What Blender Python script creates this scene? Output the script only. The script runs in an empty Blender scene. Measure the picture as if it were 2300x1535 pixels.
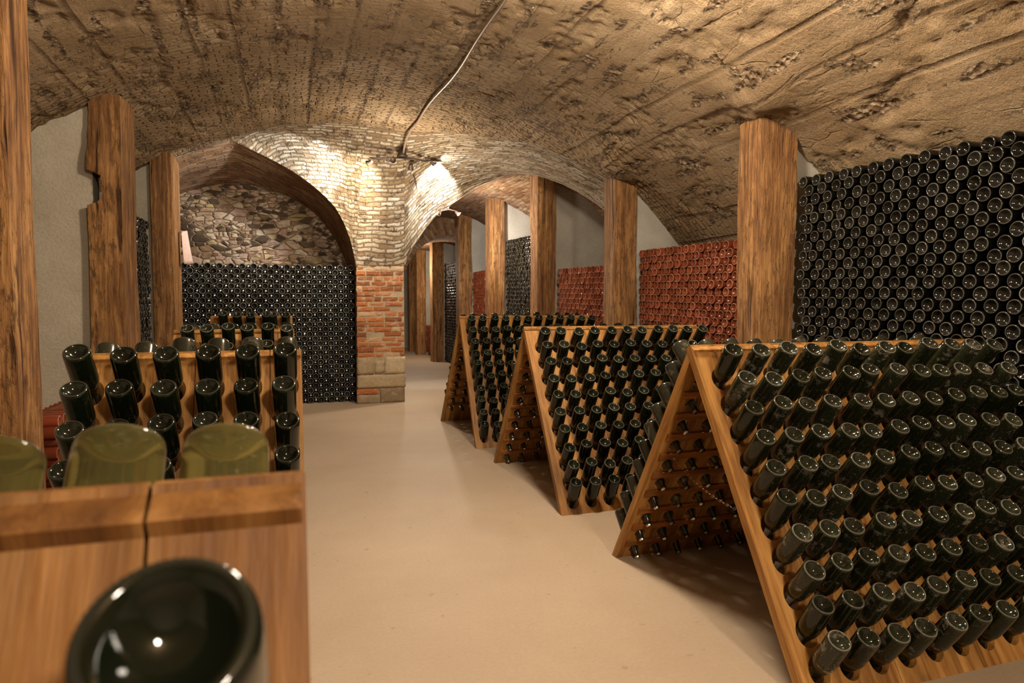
import bpy, bmesh, math, random
from mathutils import Vector, Matrix, noise
random.seed(7)
S = bpy.context.scene
COL = S.collection
PI = math.pi

# ------------------------------------------------------------------ helpers
def link(o, parent=None):
    COL.objects.link(o)
    if parent is not None:
        o.parent = parent
    return o

def mesh(name, verts, faces, mat=None, parent=None, smooth=False, uv=None):
    me = bpy.data.meshes.new(name)
    me.from_pydata([tuple(v) for v in verts], [], faces)
    if uv is not None:
        l = me.uv_layers.new(name='UVMap')
        for lp in me.loops:
            l.data[lp.index].uv = uv[lp.vertex_index]
    if smooth:
        me.polygons.foreach_set('use_smooth', [True] * len(me.polygons))
    if mat is not None:
        me.materials.append(mat)
    me.update()
    return link(bpy.data.objects.new(name, me), parent)

def empty(name, loc=(0, 0, 0)):
    o = bpy.data.objects.new(name, None)
    o.empty_display_size = 0.05
    o.location = loc
    return link(o)

def tag(o, label, cat, group=None):
    o['label'] = label
    o['category'] = cat
    if group:
        o['group'] = group
    return o

def structure(o):
    o['kind'] = 'structure'
    return o

def stuff(o, label, cat):
    o['kind'] = 'stuff'
    return tag(o, label, cat)

ONES = ['', 'first', 'second', 'third', 'fourth', 'fifth', 'sixth', 'seventh', 'eighth', 'ninth', 'tenth', 'eleventh',
        'twelfth', 'thirteenth', 'fourteenth', 'fifteenth', 'sixteenth', 'seventeenth', 'eighteenth', 'nineteenth']
TENS = {2: ('twenty', 'twentieth'), 3: ('thirty', 'thirtieth'), 4: ('forty', 'fortieth')}
def nth(n):
    if n < 20:
        return ONES[n]
    t, r = divmod(n, 10)
    return TENS[t][1] if r == 0 else TENS[t][0] + '-' + ONES[r]

class MB:
    """collects boxes and tubes into one mesh"""
    def __init__(self):
        self.v, self.f = [], []
    def add(self, v, f):
        b = len(self.v)
        self.v += [Vector(x) for x in v]
        self.f += [tuple(i + b for i in q) for q in f]
    def box(self, lo, hi):
        x0, y0, z0 = lo; x1, y1, z1 = hi
        self.add([(x0, y0, z0), (x1, y0, z0), (x1, y1, z0), (x0, y1, z0), (x0, y0, z1), (x1, y0, z1), (x1, y1, z1), (x0, y1, z1)],
                 [(0, 3, 2, 1), (4, 5, 6, 7), (0, 1, 5, 4), (1, 2, 6, 5), (2, 3, 7, 6), (3, 0, 4, 7)])
    def tube(self, pts, r, n=8, cap=True):
        pts = [Vector(p) for p in pts]
        rs = r if isinstance(r, (list, tuple)) else [r] * len(pts)
        vs, fs = [], []
        u = None
        for i, p in enumerate(pts):
            t = (pts[min(i + 1, len(pts) - 1)] - pts[max(i - 1, 0)]).normalized()
            if u is None:
                u = t.orthogonal().normalized()
            else:
                u = (u - t * u.dot(t)).normalized()
            w = t.cross(u)
            for k in range(n):
                a = 2 * PI * k / n
                vs.append(p + (u * math.cos(a) + w * math.sin(a)) * rs[i])
        for i in range(len(pts) - 1):
            for k in range(n):
                k2 = (k + 1) % n
                fs.append((i * n + k, i * n + k2, (i + 1) * n + k2, (i + 1) * n + k))
        if cap:
            fs.append(tuple(range(n))[::-1])
            fs.append(tuple((len(pts) - 1) * n + k for k in range(n)))
        self.add(vs, fs)
    def lathe(self, prof, n, M=None):
        vs, fs = [], []
        ring = []
        for r, z in prof:
            if r < 1e-6:
                ring.append([len(vs)]); vs.append(Vector((0, 0, z)))
            else:
                ring.append(list(range(len(vs), len(vs) + n)))
                vs += [Vector((r * math.cos(2 * PI * k / n), r * math.sin(2 * PI * k / n), z)) for k in range(n)]
        for a, b in zip(ring[:-1], ring[1:]):
            for k in range(n):
                k2 = (k + 1) % n
                if len(a) == 1 and len(b) == 1:
                    continue
                if len(a) == 1:
                    fs.append((a[0], b[k2], b[k]))
                elif len(b) == 1:
                    fs.append((a[k], a[k2], b[0]))
                else:
                    fs.append((a[k], a[k2], b[k2], b[k]))
        if M is not None:
            vs = [M @ v for v in vs]
        self.add(vs, fs)
    def obj(self, name, mat, parent=None, smooth=False):
        return mesh(name, self.v, self.f, mat, parent, smooth)
    def two(self, name, mats, period, first, last):
        """faces first..last of every repeat of PERIOD faces take the second material"""
        o = self.obj(name, mats[0], None, True)
        o.data.materials.append(mats[1])
        o.data.polygons.foreach_set('material_index', [1 if first <= i % period < last else 0 for i in range(len(self.f))])
        return o

# ------------------------------------------------------------------ materials
class N:
    def __init__(self, name):
        self.m = bpy.data.materials.new(name)
        self.m.use_nodes = True
        self.t = self.m.node_tree
        self.t.nodes.clear()
        self.out = self.t.nodes.new('ShaderNodeOutputMaterial')
        self.b = self.t.nodes.new('ShaderNodeBsdfPrincipled')
        self.t.links.new(self.b.outputs[0], self.out.inputs[0])
    def n(self, typ, props=None, **ins):
        x = self.t.nodes.new('ShaderNode' + typ)
        for k, v in (props or {}).items():
            setattr(x, k, v)
        for k, v in ins.items():
            self.set(x, k.replace('_', ' '), v)
        return x
    def set(self, node, key, v):
        i = node.inputs[int(key)] if str(key).isdigit() else node.inputs[key]
        if isinstance(v, bpy.types.NodeSocket):
            self.t.links.new(v, i)
        elif isinstance(v, bpy.types.Node):
            self.t.links.new(v.outputs[0], i)
        else:
            if isinstance(v, tuple) and len(v) == 3 and i.type == 'RGBA':
                v = v + (1,)
            i.default_value = v
    def P(self, **k):
        for a, v in k.items():
            self.set(self.b, a.replace('_', ' '), v)
    def coord(self, which='Object', scale=(1, 1, 1), loc=(0, 0, 0)):
        c = self.n('TexCoord')
        mp = self.n('Mapping')
        self.t.links.new(c.outputs[which], mp.inputs['Vector'])
        mp.inputs['Scale'].default_value = scale
        mp.inputs['Location'].default_value = loc
        return mp.outputs[0]
    def noise(self, vec, scale, detail=4, rough=.55, dist=0.0):
        x = self.n('TexNoise', Vector=vec, Scale=scale, Detail=detail, Roughness=rough, Distortion=dist)
        return x.outputs[0]
    def ramp(self, f, stops, interp='LINEAR'):
        r = self.n('ValToRGB')
        r.color_ramp.interpolation = interp
        e = r.color_ramp.elements
        while len(e) < len(stops):
            e.new(0.5)
        for el, (p, c) in zip(e, stops):
            el.position = p
            el.color = (c, c, c, 1) if isinstance(c, (int, float)) else tuple(c) + (1,)
        self.t.links.new(f, r.inputs[0])
        return r.outputs[0]
    def mix(self, f, a, b, mode='MIX'):
        x = self.n('Mix', {'data_type': 'RGBA', 'blend_type': mode})
        for k, v in ((0, f), (6, a), (7, b)):
            if isinstance(v, bpy.types.NodeSocket):
                self.t.links.new(v, x.inputs[k])
            else:
                x.inputs[k].default_value = v + (1,) if isinstance(v, tuple) else v
        return x.outputs[2]
    def math(self, op, a, b=0.0, c=None):
        x = self.n('Math', {'operation': op})
        for k, v in ((0, a), (1, b)) + (((2, c),) if c is not None else ()):
            if isinstance(v, bpy.types.NodeSocket):
                self.t.links.new(v, x.inputs[k])
            else:
                x.inputs[k].default_value = v
        return x.outputs[0]
    def bump(self, h, strength=.5, dist=.02, prev=None):
        x = self.n('Bump', Height=h, Strength=strength, Distance=dist)
        if prev is not None:
            self.t.links.new(prev, x.inputs['Normal'])
        return x.outputs[0]
    def vadd(self, a, b):
        x = self.n('VectorMath', {'operation': 'ADD'})
        for k, v in ((0, a), (1, b)):
            if isinstance(v, bpy.types.NodeSocket):
                self.t.links.new(v, x.inputs[k])
            else:
                x.inputs[k].default_value = v
        return x.outputs[0]
    def warp(self, vec, scale, amt):
        x = self.n('TexNoise', Vector=vec, Scale=scale, Detail=2.0)
        s = self.n('VectorMath', {'operation': 'SUBTRACT'}); self.t.links.new(x.outputs['Color'], s.inputs[0]); s.inputs[1].default_value = (.5, .5, .5)
        m = self.n('VectorMath', {'operation': 'SCALE'}); self.t.links.new(s.outputs[0], m.inputs[0]); m.inputs['Scale'].default_value = amt
        return self.vadd(vec, m.outputs[0])

def mat_vault():
    g = N('crumbling_vault_plaster')
    uv = g.coord('UV')
    w = g.warp(uv, 1.6, .25)
    big = g.noise(uv, .9, 5, .6)
    fine = g.noise(uv, 38, 6, .65)
    grit = g.noise(uv, 120, 3, .6)
    # board marks along the vault (v runs along the axis)
    brd = g.coord('UV', (1, .12, 1))
    brdn = g.noise(brd, 3.3, 3, .5, .2)
    lines = g.n('TexWave', {'wave_type': 'BANDS', 'bands_direction': 'X', 'wave_profile': 'SIN'}, Vector=g.warp(uv, 1.1, .05), Scale=.95, Distortion=.5, Detail=2.0)
    lines['Detail Scale'] = 1 if False else 0
    line = g.ramp(lines.outputs[1], [(0.0, 0.0), (.93, 0.0), (1.0, 1.0)])
    line = g.math('MULTIPLY', line, g.ramp(g.noise(brd, 2.2, 3, .6), [(.4, .1), (.6, 1.0)]))
    # broken patches, drawn out along the boards
    pat = g.noise(g.coord('UV', (1, .5, 1)), 3.6, 9, .72, .1)
    su = g.n('SeparateXYZ', Vector=g.warp(g.warp(uv, 1.3, .06), 9, .03)).outputs[0]
    fr_ = g.math('ABSOLUTE', g.math('SUBTRACT', g.math('FRACT', g.math('MULTIPLY', su, 3.2)), .5))
    seam = g.ramp(fr_, [(.0, 1.0), (.16, 0.0)])
    patch = g.ramp(g.math('ADD', pat, g.math('MULTIPLY', g.math('SUBTRACT', seam, .25), .085)), [(.55, 0.0), (.575, 1.0)])
    rub = g.n('TexVoronoi', {'feature': 'F1'}, Vector=g.warp(uv, 14, .03), Scale=24.0)
    # bricks showing through towards the end of the vault
    sep = g.n('SeparateXYZ', Vector=uv)
    endw = g.ramp(g.math('ADD', g.math('MULTIPLY', sep.outputs[1], .1), g.math('MULTIPLY', g.math('SUBTRACT', big, .5), .35)), [(.52, 0.0), (.72, 1.0)])
    br = g.n('TexBrick', Vector=g.warp(g.warp(uv, 2.5, .12), 10, .07), Scale=1.0, Mortar_Size=.016, Mortar_Smooth=1.0, Brick_Width=.16, Row_Height=.07)
    br.inputs['Color1'].default_value = (1, 1, 1, 1); br.inputs['Color2'].default_value = (.55, .55, .55, 1); br.inputs['Mortar'].default_value = (0, 0, 0, 1)
    brk = g.math('MULTIPLY', g.n('RGBToBW', Color=br.outputs[0]).outputs[0], 1.0)
    ck = g.n('TexVoronoi', {'feature': 'DISTANCE_TO_EDGE'}, Vector=g.warp(g.warp(g.coord('UV', (1, .45, 1)), 3.0, .25), 14, .06), Scale=2.6)
    crack = g.math('MULTIPLY', g.ramp(ck.outputs[0], [(0.0, 1.0), (.022, 0.0)]), g.ramp(g.noise(uv, 1.9, 4, .6), [(.46, 0.0), (.56, 1.0)]))
    base = g.ramp(big, [(.28, (.27, .19, .115)), (.5, (.39, .285, .175)), (.72, (.50, .39, .265))])
    tint = g.ramp(g.noise(uv, 2.2, 3), [(.4, (.9, .82, .7)), (.6, (1.06, 1.0, .92))])
    c = g.mix(1.0, base, tint, 'MULTIPLY')
    rubc = g.ramp(g.noise(uv, 13, 4, .7), [(.36, (.05, .028, .016)), (.48, (.20, .125, .068)), (.62, (.46, .34, .22))])
    c = g.mix(g.math('MULTIPLY', patch, .75), c, rubc)
    c = g.mix(g.math('MULTIPLY', crack, .22), c, (.06, .035, .02))
    jc = g.math('MULTIPLY', g.math('MULTIPLY', g.math('SUBTRACT', 1.0, br.outputs[1]), -1.0), -1.0)
    c = g.mix(g.math('MULTIPLY', g.math('MULTIPLY', br.outputs[1], endw), .35), c, (.07, .035, .02))
    c = g.mix(g.math('MULTIPLY', line, .35), c, (.08, .045, .025))
    c = g.mix(.35, c, g.ramp(fine, [(.3, .35), (.7, 1.0)]), 'MULTIPLY')
    h1 = g.math('ADD', g.math('ADD', g.math('MULTIPLY', fine, .55), g.math('MULTIPLY', grit, .28)), g.math('MULTIPLY', g.noise(uv, 11, 5, .7), .6))
    rh = g.math('MULTIPLY', patch, g.math('SUBTRACT', g.math('MULTIPLY', rub.outputs[0], 2.0), 1.6))
    eh = g.math('MULTIPLY', endw, g.math('MULTIPLY', brk, 1.1))
    h1 = g.math('SUBTRACT', h1, g.math('MULTIPLY', crack, .3))
    h = g.math('ADD', g.math('ADD', h1, rh), g.math('ADD', eh, g.math('MULTIPLY', line, -.7)))
    g.P(Base_Color=c, Roughness=.95, Normal=g.bump(h, .95, .035))
    g.b.inputs['Specular IOR Level'].default_value = .15
    return g.m

def mat_brick(name, cols, mortar, dist=.03, bw=.24, rh=.075, joint=.55):
    g = N(name)
    uv = g.coord('UV')
    w = g.warp(g.warp(uv, 2.6, .09), 12, .035)
    br = g.n('TexBrick', Vector=w, Scale=1.0, Mortar_Size=.013, Mortar_Smooth=.5, Brick_Width=bw, Row_Height=rh)
    br.inputs['Color1'].default_value = (0, 0, 0, 1); br.inputs['Color2'].default_value = (1, 1, 1, 1); br.inputs['Mortar'].default_value = (.5, .5, .5, 1)
    bc = g.n('RGBToBW', Color=br.outputs[0]).outputs[0]
    big = g.noise(uv, 1.7, 4, .6)
    fine = g.noise(uv, 30, 6, .7)
    f = g.math('ADD', g.math('MULTIPLY', bc, .5), g.math('MULTIPLY', big, .55))
    c = g.ramp(f, cols)
    c = g.mix(g.math('MULTIPLY', br.outputs[1], joint), c, mortar)
    c = g.mix(.45, c, g.ramp(fine, [(.3, .3), (.68, 1.05)]), 'MULTIPLY')
    spl = g.ramp(g.noise(uv, 5.5, 5, .7, .5), [(.56, 0.0), (.63, 1.0)])
    c = g.mix(g.math('MULTIPLY', spl, .6), c, tuple(x * .35 for x in mortar))
    h = g.math('ADD', g.math('MULTIPLY', g.math('SUBTRACT', 1.0, br.outputs[1]), .8), g.math('ADD', g.math('MULTIPLY', fine, .55), g.math('ADD', g.math('MULTIPLY', bc, .3), g.math('MULTIPLY', spl, -.5))))
    g.P(Base_Color=c, Roughness=.95, Normal=g.bump(h, .9, dist))
    g.b.inputs['Specular IOR Level'].default_value = .15
    return g.m

def mat_rubble():
    g = N('rubble_stone')
    uv = g.coord('UV', (1, 2.1, 1))
    w = g.warp(g.warp(uv, 1.5, .22), 8.0, .045)
    msk = g.ramp(g.noise(g.coord('UV', (1, 1.6, 1)), 1.7, 2, .5), [(.49, 0.0), (.50, 1.0)])
    def cells(sc):
        v = g.n('TexVoronoi', {'feature': 'F1'}, Vector=w, Scale=sc, Randomness=.8)
        e = g.n('TexVoronoi', {'feature': 'DISTANCE_TO_EDGE'}, Vector=w, Scale=sc, Randomness=.8)
        i = g.n('SeparateColor', Color=v.outputs['Color']).outputs[0]
        return i, e.outputs[0]
    ia, ea = cells(4.6); ib, eb = cells(9.0)
    id_ = g.math('ADD', g.math('MULTIPLY', ia, msk), g.math('MULTIPLY', ib, g.math('SUBTRACT', 1.0, msk)))
    ed = g.math('ADD', g.math('MULTIPLY', ea, msk), g.math('MULTIPLY', eb, g.math('SUBTRACT', 1.0, msk)))
    col = g.ramp(id_, [(0.0, (.075, .045, .022)), (.16, (.13, .08, .04)), (.26, (.40, .26, .155)), (.42, (.52, .38, .26)), (.55, (.27, .155, .08)), (.68, (.47, .30, .21)), (.82, (.58, .45, .32)), (.95, (.46, .34, .16))], 'CONSTANT')
    edge = g.ramp(g.math('ADD', ed, g.math('MULTIPLY', g.math('SUBTRACT', g.noise(uv, 20, 4, .6), .5), .12)), [(.02, 1.0), (.07, 0.0)])
    fine = g.noise(uv, 26, 6, .7)
    c = g.mix(edge, col, (.36, .25, .15))
    c = g.mix(.75, c, g.ramp(g.noise(uv, 14, 7, .72), [(.32, .25), (.68, 1.1)]), 'MULTIPLY')
    h = g.math('ADD', g.ramp(ed, [(0.0, 0.0), (.09, .8), (.3, 1.0)]), g.math('MULTIPLY', fine, .45))
    g.P(Base_Color=c, Roughness=.92, Normal=g.bump(h, .9, .035))
    return g.m

def mat_plain(name, c0, c1, scale=3, bump=.3, fine=45, rough=.9, bd=.01):
    g = N(name)
    o = g.coord('Object')
    a = g.noise(o, scale, 5, .6)
    f = g.noise(o, fine, 5, .65)
    c = g.mix(.3, g.ramp(a, [(.3, c0), (.7, c1)]), g.ramp(f, [(.3, .6), (.7, 1.1)]), 'MULTIPLY')
    g.P(Base_Color=c, Roughness=rough, Normal=g.bump(g.math('ADD', f, g.math('MULTIPLY', a, .6)), bump, bd))
    g.b.inputs['Specular IOR Level'].default_value = .25
    return g.m

def mat_wood(name, dark, mid, light, axis='Z', stain=.5, scale=1.0, rough=.6, bump=.5):
    g = N(name)
    o = g.coord('Object')
    oi = g.n('ObjectInfo')
    k = {'X': (.07, 1, 1), 'Y': (1, .07, 1), 'Z': (1, 1, .06)}[axis]
    sh = g.n('CombineXYZ', X=g.math('MULTIPLY', oi.outputs['Random'], 17.0), Y=g.math('MULTIPLY', oi.outputs['Random'], 9.0), Z=g.math('MULTIPLY', oi.outputs['Random'], 23.0)).outputs[0]
    o = g.vadd(o, sh)
    mp = g.n('Mapping', Vector=o); mp.inputs['Scale'].default_value = k
    grain = g.noise(mp.outputs[0], 26 * scale, 6, .6, .6)
    gr2 = g.noise(mp.outputs[0], 95 * scale, 4, .6)
    c = g.ramp(grain, [(.28, dark), (.5, mid), (.72, light)])
    mp2 = g.n('Mapping', Vector=o); mp2.inputs['Scale'].default_value = tuple(.22 if x < .5 else 1 for x in k)
    st = g.ramp(g.noise(mp2.outputs[0], 3.4 * scale, 5, .65, .4), [(.46, 0.0), (.68, 1.0)])
    c = g.mix(g.math('MULTIPLY', st, stain), c, tuple(x * .32 for x in dark))
    c = g.mix(.4, c, g.ramp(gr2, [(.3, .5), (.65, 1.05)]), 'MULTIPLY')
    h = g.math('ADD', grain, g.math('MULTIPLY', gr2, .5))
    g.P(Base_Color=c, Roughness=rough, Normal=g.bump(h, bump, .008))
    g.b.inputs['Specular IOR Level'].default_value = .3
    return g.m

def mat_oak():
    g = N('hewn_oak')
    oi = g.n('ObjectInfo')
    r = oi.outputs['Random']
    o = g.vadd(g.coord('Object'), g.n('CombineXYZ', X=g.math('MULTIPLY', r, 17.0), Y=g.math('MULTIPLY', r, 9.0), Z=g.math('MULTIPLY', r, 23.0)).outputs[0])
    m1 = g.n('Mapping', Vector=g.warp(o, 2.2, .05)); m1.inputs['Scale'].default_value = (1, 1, .05)
    m2 = g.n('Mapping', Vector=o); m2.inputs['Scale'].default_value = (1, 1, .35)
    grain = g.noise(m1.outputs[0], 34, 6, .62, .3)
    fibre = g.noise(m1.outputs[0], 130, 4, .6)
    blot = g.noise(m2.outputs[0], 3.2, 6, .68)
    speck = g.ramp(g.noise(m2.outputs[0], 22, 5, .72), [(.52, 0.0), (.62, 1.0)])
    crack = g.ramp(g.noise(m1.outputs[0], 17, 3, .5, .2), [(.30, 1.0), (.36, 0.0)])
    c = g.ramp(g.math('ADD', g.math('MULTIPLY', grain, .6), g.math('MULTIPLY', blot, .45)), [(.36, (.075, .030, .011)), (.5, (.23, .105, .036)), (.62, (.42, .215, .075)), (.75, (.52, .30, .12))])
    c = g.mix(g.math('MULTIPLY', g.math('MULTIPLY', speck, g.ramp(blot, [(.42, 0.0), (.6, 1.0)])), .7), c, (.055, .028, .013))
    c = g.mix(g.math('MULTIPLY', crack, .75), c, (.035, .015, .007))
    c = g.mix(.4, c, g.ramp(fibre, [(.3, .5), (.65, 1.1)]), 'MULTIPLY')
    h = g.math('ADD', g.math('ADD', grain, g.math('MULTIPLY', fibre, .5)), g.math('ADD', g.math('MULTIPLY', crack, -1.2), g.math('MULTIPLY', speck, -.4)))
    g.P(Base_Color=c, Roughness=.78, Normal=g.bump(h, .9, .012))
    g.b.inputs['Specular IOR Level'].default_value = .25
    return g.m

def mat_glass(name, col, dust=.0, rough=.1, trans=0.0, dust_glint_col=(.34, .31, .26), ior=1.5, ring=.45, punt=.25):
    g = N(name)
    o = g.coord('Object')
    oi = g.n('ObjectInfo')
    rnd = oi.outputs['Random']
    base = g.mix(g.math('MULTIPLY', rnd, .8), col, tuple(min(1, x * 1.9) for x in col))
    g.P(Base_Color=base, Roughness=rough, IOR=ior)
    g.b.inputs['Transmission Weight'].default_value = trans
    g.b.inputs['Specular IOR Level'].default_value = .38
    sx = g.n('SeparateXYZ', Vector=o)
    r = g.math('SQRT', g.math('ADD', g.math('MULTIPLY', sx.outputs[0], sx.outputs[0]), g.math('MULTIPLY', sx.outputs[1], sx.outputs[1])))
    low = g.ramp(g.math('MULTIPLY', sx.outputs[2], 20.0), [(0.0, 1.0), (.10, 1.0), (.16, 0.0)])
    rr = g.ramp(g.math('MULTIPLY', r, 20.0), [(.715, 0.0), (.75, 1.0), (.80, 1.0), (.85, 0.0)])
    ringm = g.math('MULTIPLY', low, rr)                    # bright glint of the foot ring, painted as a pale band
    pm = g.math('MULTIPLY', g.ramp(g.math('MULTIPLY', r, 20.0), [(.60, 1.0), (.70, 0.0)]), g.ramp(sx.outputs[2], [(.03, 1.0), (.04, 0.0)]))
    sh = g.n('CombineXYZ', X=g.math('MULTIPLY', rnd, 5.0), Y=g.math('MULTIPLY', rnd, 3.0)).outputs[0]
    o2 = g.vadd(o, sh)
    n1 = g.noise(o2, 18, 5, .7)
    n2 = g.noise(o2, 150, 3, .7)
    f = g.math('ADD', g.ramp(n1, [(.57, .015), (.68, .5)]), g.ramp(n2, [(.63, 0.0), (.70, .45)]))
    f = g.math('MULTIPLY', f, g.math('MULTIPLY', g.math('ADD', .15, g.math('MULTIPLY', rnd, rnd)), dust))
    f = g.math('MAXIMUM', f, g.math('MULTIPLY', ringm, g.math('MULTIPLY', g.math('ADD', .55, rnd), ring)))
    f = g.math('MAXIMUM', f, g.math('MULTIPLY', pm, g.math('MULTIPLY', g.math('ADD', .2, rnd), g.math('MULTIPLY', n1, punt * 1.4))))
    f = g.math('MINIMUM', f, .9)
    d = g.n('BsdfDiffuse', Color=dust_glint_col, Roughness=1.0)
    mx = g.n('MixShader')
    g.t.links.new(f, mx.inputs[0]); g.t.links.new(g.b.outputs[0], mx.inputs[1]); g.t.links.new(d.outputs[0], mx.inputs[2])
    g.t.links.new(mx.outputs[0], g.out.inputs[0])
    return g.m

def mat_metal(name, col, rough=.35, metallic=1.0):
    g = N(name)
    g.P(Base_Color=col, Roughness=rough, Metallic=metallic)
    return g.m

def mat_emit(name, col, s):
    g = N(name)
    g.P(Base_Color=(.9, .9, .9), Emission_Color=col, Emission_Strength=s)
    return g.m

M = {}
M['vault'] = mat_vault()
M['lime'] = mat_brick('limewashed_brick', [(.12, (.15, .085, .045)), (.36, (.29, .20, .115)), (.56, (.44, .35, .235)), (.85, (.60, .54, .44))], (.16, .10, .055), .04, .21, .062, .7)
M['redbrick'] = mat_brick('old_dark_brick', [(.2, (.17, .07, .035)), (.5, (.30, .16, .085)), (.8, (.44, .31, .19))], (.30, .21, .125))
M['rubble'] = mat_rubble()
M['plaster'] = mat_plain('grey_plaster', (.36, .32, .26), (.50, .46, .39), 1.6, .45)
M['plaster_warm'] = mat_plain('warm_plaster', (.40, .34, .25), (.55, .48, .37), 1.8, .6, 40, .9, .015)
M['oak'] = mat_oak()
M['pine'] = mat_wood('golden_pine', (.17, .062, .013), (.38, .175, .042), (.55, .30, .09), 'Y', .75, 1.0, .5, .45)
M['pine_worn'] = mat_wood('worn_pine', (.085, .032, .009), (.21, .09, .022), (.38, .19, .06), 'Y', .95, .8, .6, .5)
M['pine_dark'] = mat_wood('stained_pine', (.12, .04, .01), (.30, .11, .024), (.46, .20, .05), 'X', .6, .8, .5, .4)
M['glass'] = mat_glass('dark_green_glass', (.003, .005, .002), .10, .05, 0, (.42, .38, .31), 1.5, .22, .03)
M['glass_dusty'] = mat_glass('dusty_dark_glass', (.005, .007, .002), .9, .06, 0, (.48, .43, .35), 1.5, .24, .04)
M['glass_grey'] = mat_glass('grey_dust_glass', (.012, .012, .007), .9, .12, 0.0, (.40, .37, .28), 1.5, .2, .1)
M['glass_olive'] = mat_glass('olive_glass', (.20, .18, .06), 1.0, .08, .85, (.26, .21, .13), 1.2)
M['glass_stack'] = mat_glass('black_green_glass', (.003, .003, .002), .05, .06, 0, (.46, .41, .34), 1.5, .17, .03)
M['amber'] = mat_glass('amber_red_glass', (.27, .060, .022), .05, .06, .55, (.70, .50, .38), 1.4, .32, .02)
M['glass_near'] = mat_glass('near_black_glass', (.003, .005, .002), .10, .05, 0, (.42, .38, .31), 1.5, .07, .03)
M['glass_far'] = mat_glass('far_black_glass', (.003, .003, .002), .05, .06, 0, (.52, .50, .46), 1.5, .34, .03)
M['cap'] = mat_metal('tin_crown_cap', (.62, .58, .52), .32)
M['capdark'] = mat_metal('dull_crown_cap', (.20, .18, .16), .35)
M['silver'] = mat_metal('silver_capsule', (.85, .84, .82), .28)
M['iron'] = mat_metal('dark_iron', (.045, .03, .022), .55, .6)
M['pipe'] = mat_metal('painted_conduit', (.26, .18, .12), .35, .3)
M['foot_glint'] = mat_plain('pale_foot_glint', (.13, .12, .105), (.20, .19, .165), 9, .1, 60, .45)  # foot faces of merged bottles: ring glint put into the colour
M['foot_glint_red'] = mat_plain('red_foot_glint', (.20, .085, .05), (.28, .13, .08), 9, .1, 60, .45)  # same painted ring glint, for the red bottles
M['cream'] = mat_plain('pale_paper', (.50, .34, .27), (.58, .42, .34), 6, .1, 30, .8)
M['bulb'] = mat_emit('lamp_glow', (.93, .96, 1.0), 60)
M['bulb_off'] = mat_emit('lamp_dim', (.93, .96, 1.0), 2.0)
M['chain'] = mat_metal('rusty_chain', (.30, .19, .10), .5, .7)

def mat_floor():
    g = N('smooth_concrete')
    o = g.coord('Object')
    a = g.noise(o, .7, 5, .6)
    f = g.noise(o, 55, 4, .6)
    sp = g.ramp(g.noise(o, 16, 2, .5), [(.70, 0.0), (.74, 1.0)])
    c = g.ramp(a, [(.3, (.365, .27, .182)), (.7, (.435, .335, .235))])
    c = g.mix(.18, c, g.ramp(f, [(.3, .6), (.7, 1.1)]), 'MULTIPLY')
    c = g.mix(g.math('MULTIPLY', sp, .35), c, (.2, .12, .07))
    g.P(Base_Color=c, Roughness=.62, Normal=g.bump(f, .25, .004))
    g.b.inputs['Specular IOR Level'].default_value = .3
    return g.m
M['floor'] = mat_floor()

# ------------------------------------------------------------------ room shell
VX, VZ, VR = .713, -.78, 4.685           # the near barrel vault: circle centre and radius
def vault_z(x):
    return VZ + math.sqrt(max(VR * VR - (x - VX) ** 2, 0.01))
def lerp(a, b, t):
    return a + (b - a) * t
def poly_at(pts, t):
    """point at normalised length t on a polyline"""
    L = [0]
    for a, b in zip(pts[:-1], pts[1:]):
        L.append(L[-1] + (Vector(b) - Vector(a)).length)
    d = t * L[-1]
    for i in range(len(pts) - 1):
        if d <= L[i + 1] or i == len(pts) - 2:
            return Vector(pts[i]).lerp(Vector(pts[i + 1]), (d - L[i]) / max(L[i + 1] - L[i], 1e-9))
def smooth_poly(pts, it=2):
    for _ in range(it):
        q = [pts[0]]
        for a, b in zip(pts[:-1], pts[1:]):
            a, b = Vector(a), Vector(b)
            q += [tuple(a.lerp(b, .25)), tuple(a.lerp(b, .75))]
        q.append(pts[-1]); pts = q
    return pts

E_L = [(-3.05, 9.62), (-1.78, 9.66), (-1.34, 9.69), (-1.05, 9.74), (-.73, 9.78), (-.45, 9.5), (-.12, 9.38), (.29, 9.36), (.75, 9.33), (1.15, 9.28), (1.49, 9.22), (1.71, 9.0),
       (1.94, 8.69), (2.4, 8.17), (2.8, 7.65), (3.14, 7.38), (3.44, 7.2), (3.75, 7.0), (4.3, 6.95), (5.0, 6.95)]
def end_y(x):
    if x <= E_L[0][0]:
        return E_L[0][1]
    for (a, ya), (b, yb) in zip(E_L[:-1], E_L[1:]):
        if x <= b:
            return lerp(ya, yb, (x - a) / (b - a))
    return E_L[-1][1]

def fr(p, o=3):
    return noise.fractal(p, 1.0, 2.0, o, noise_basis='PERLIN_ORIGINAL')

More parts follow.
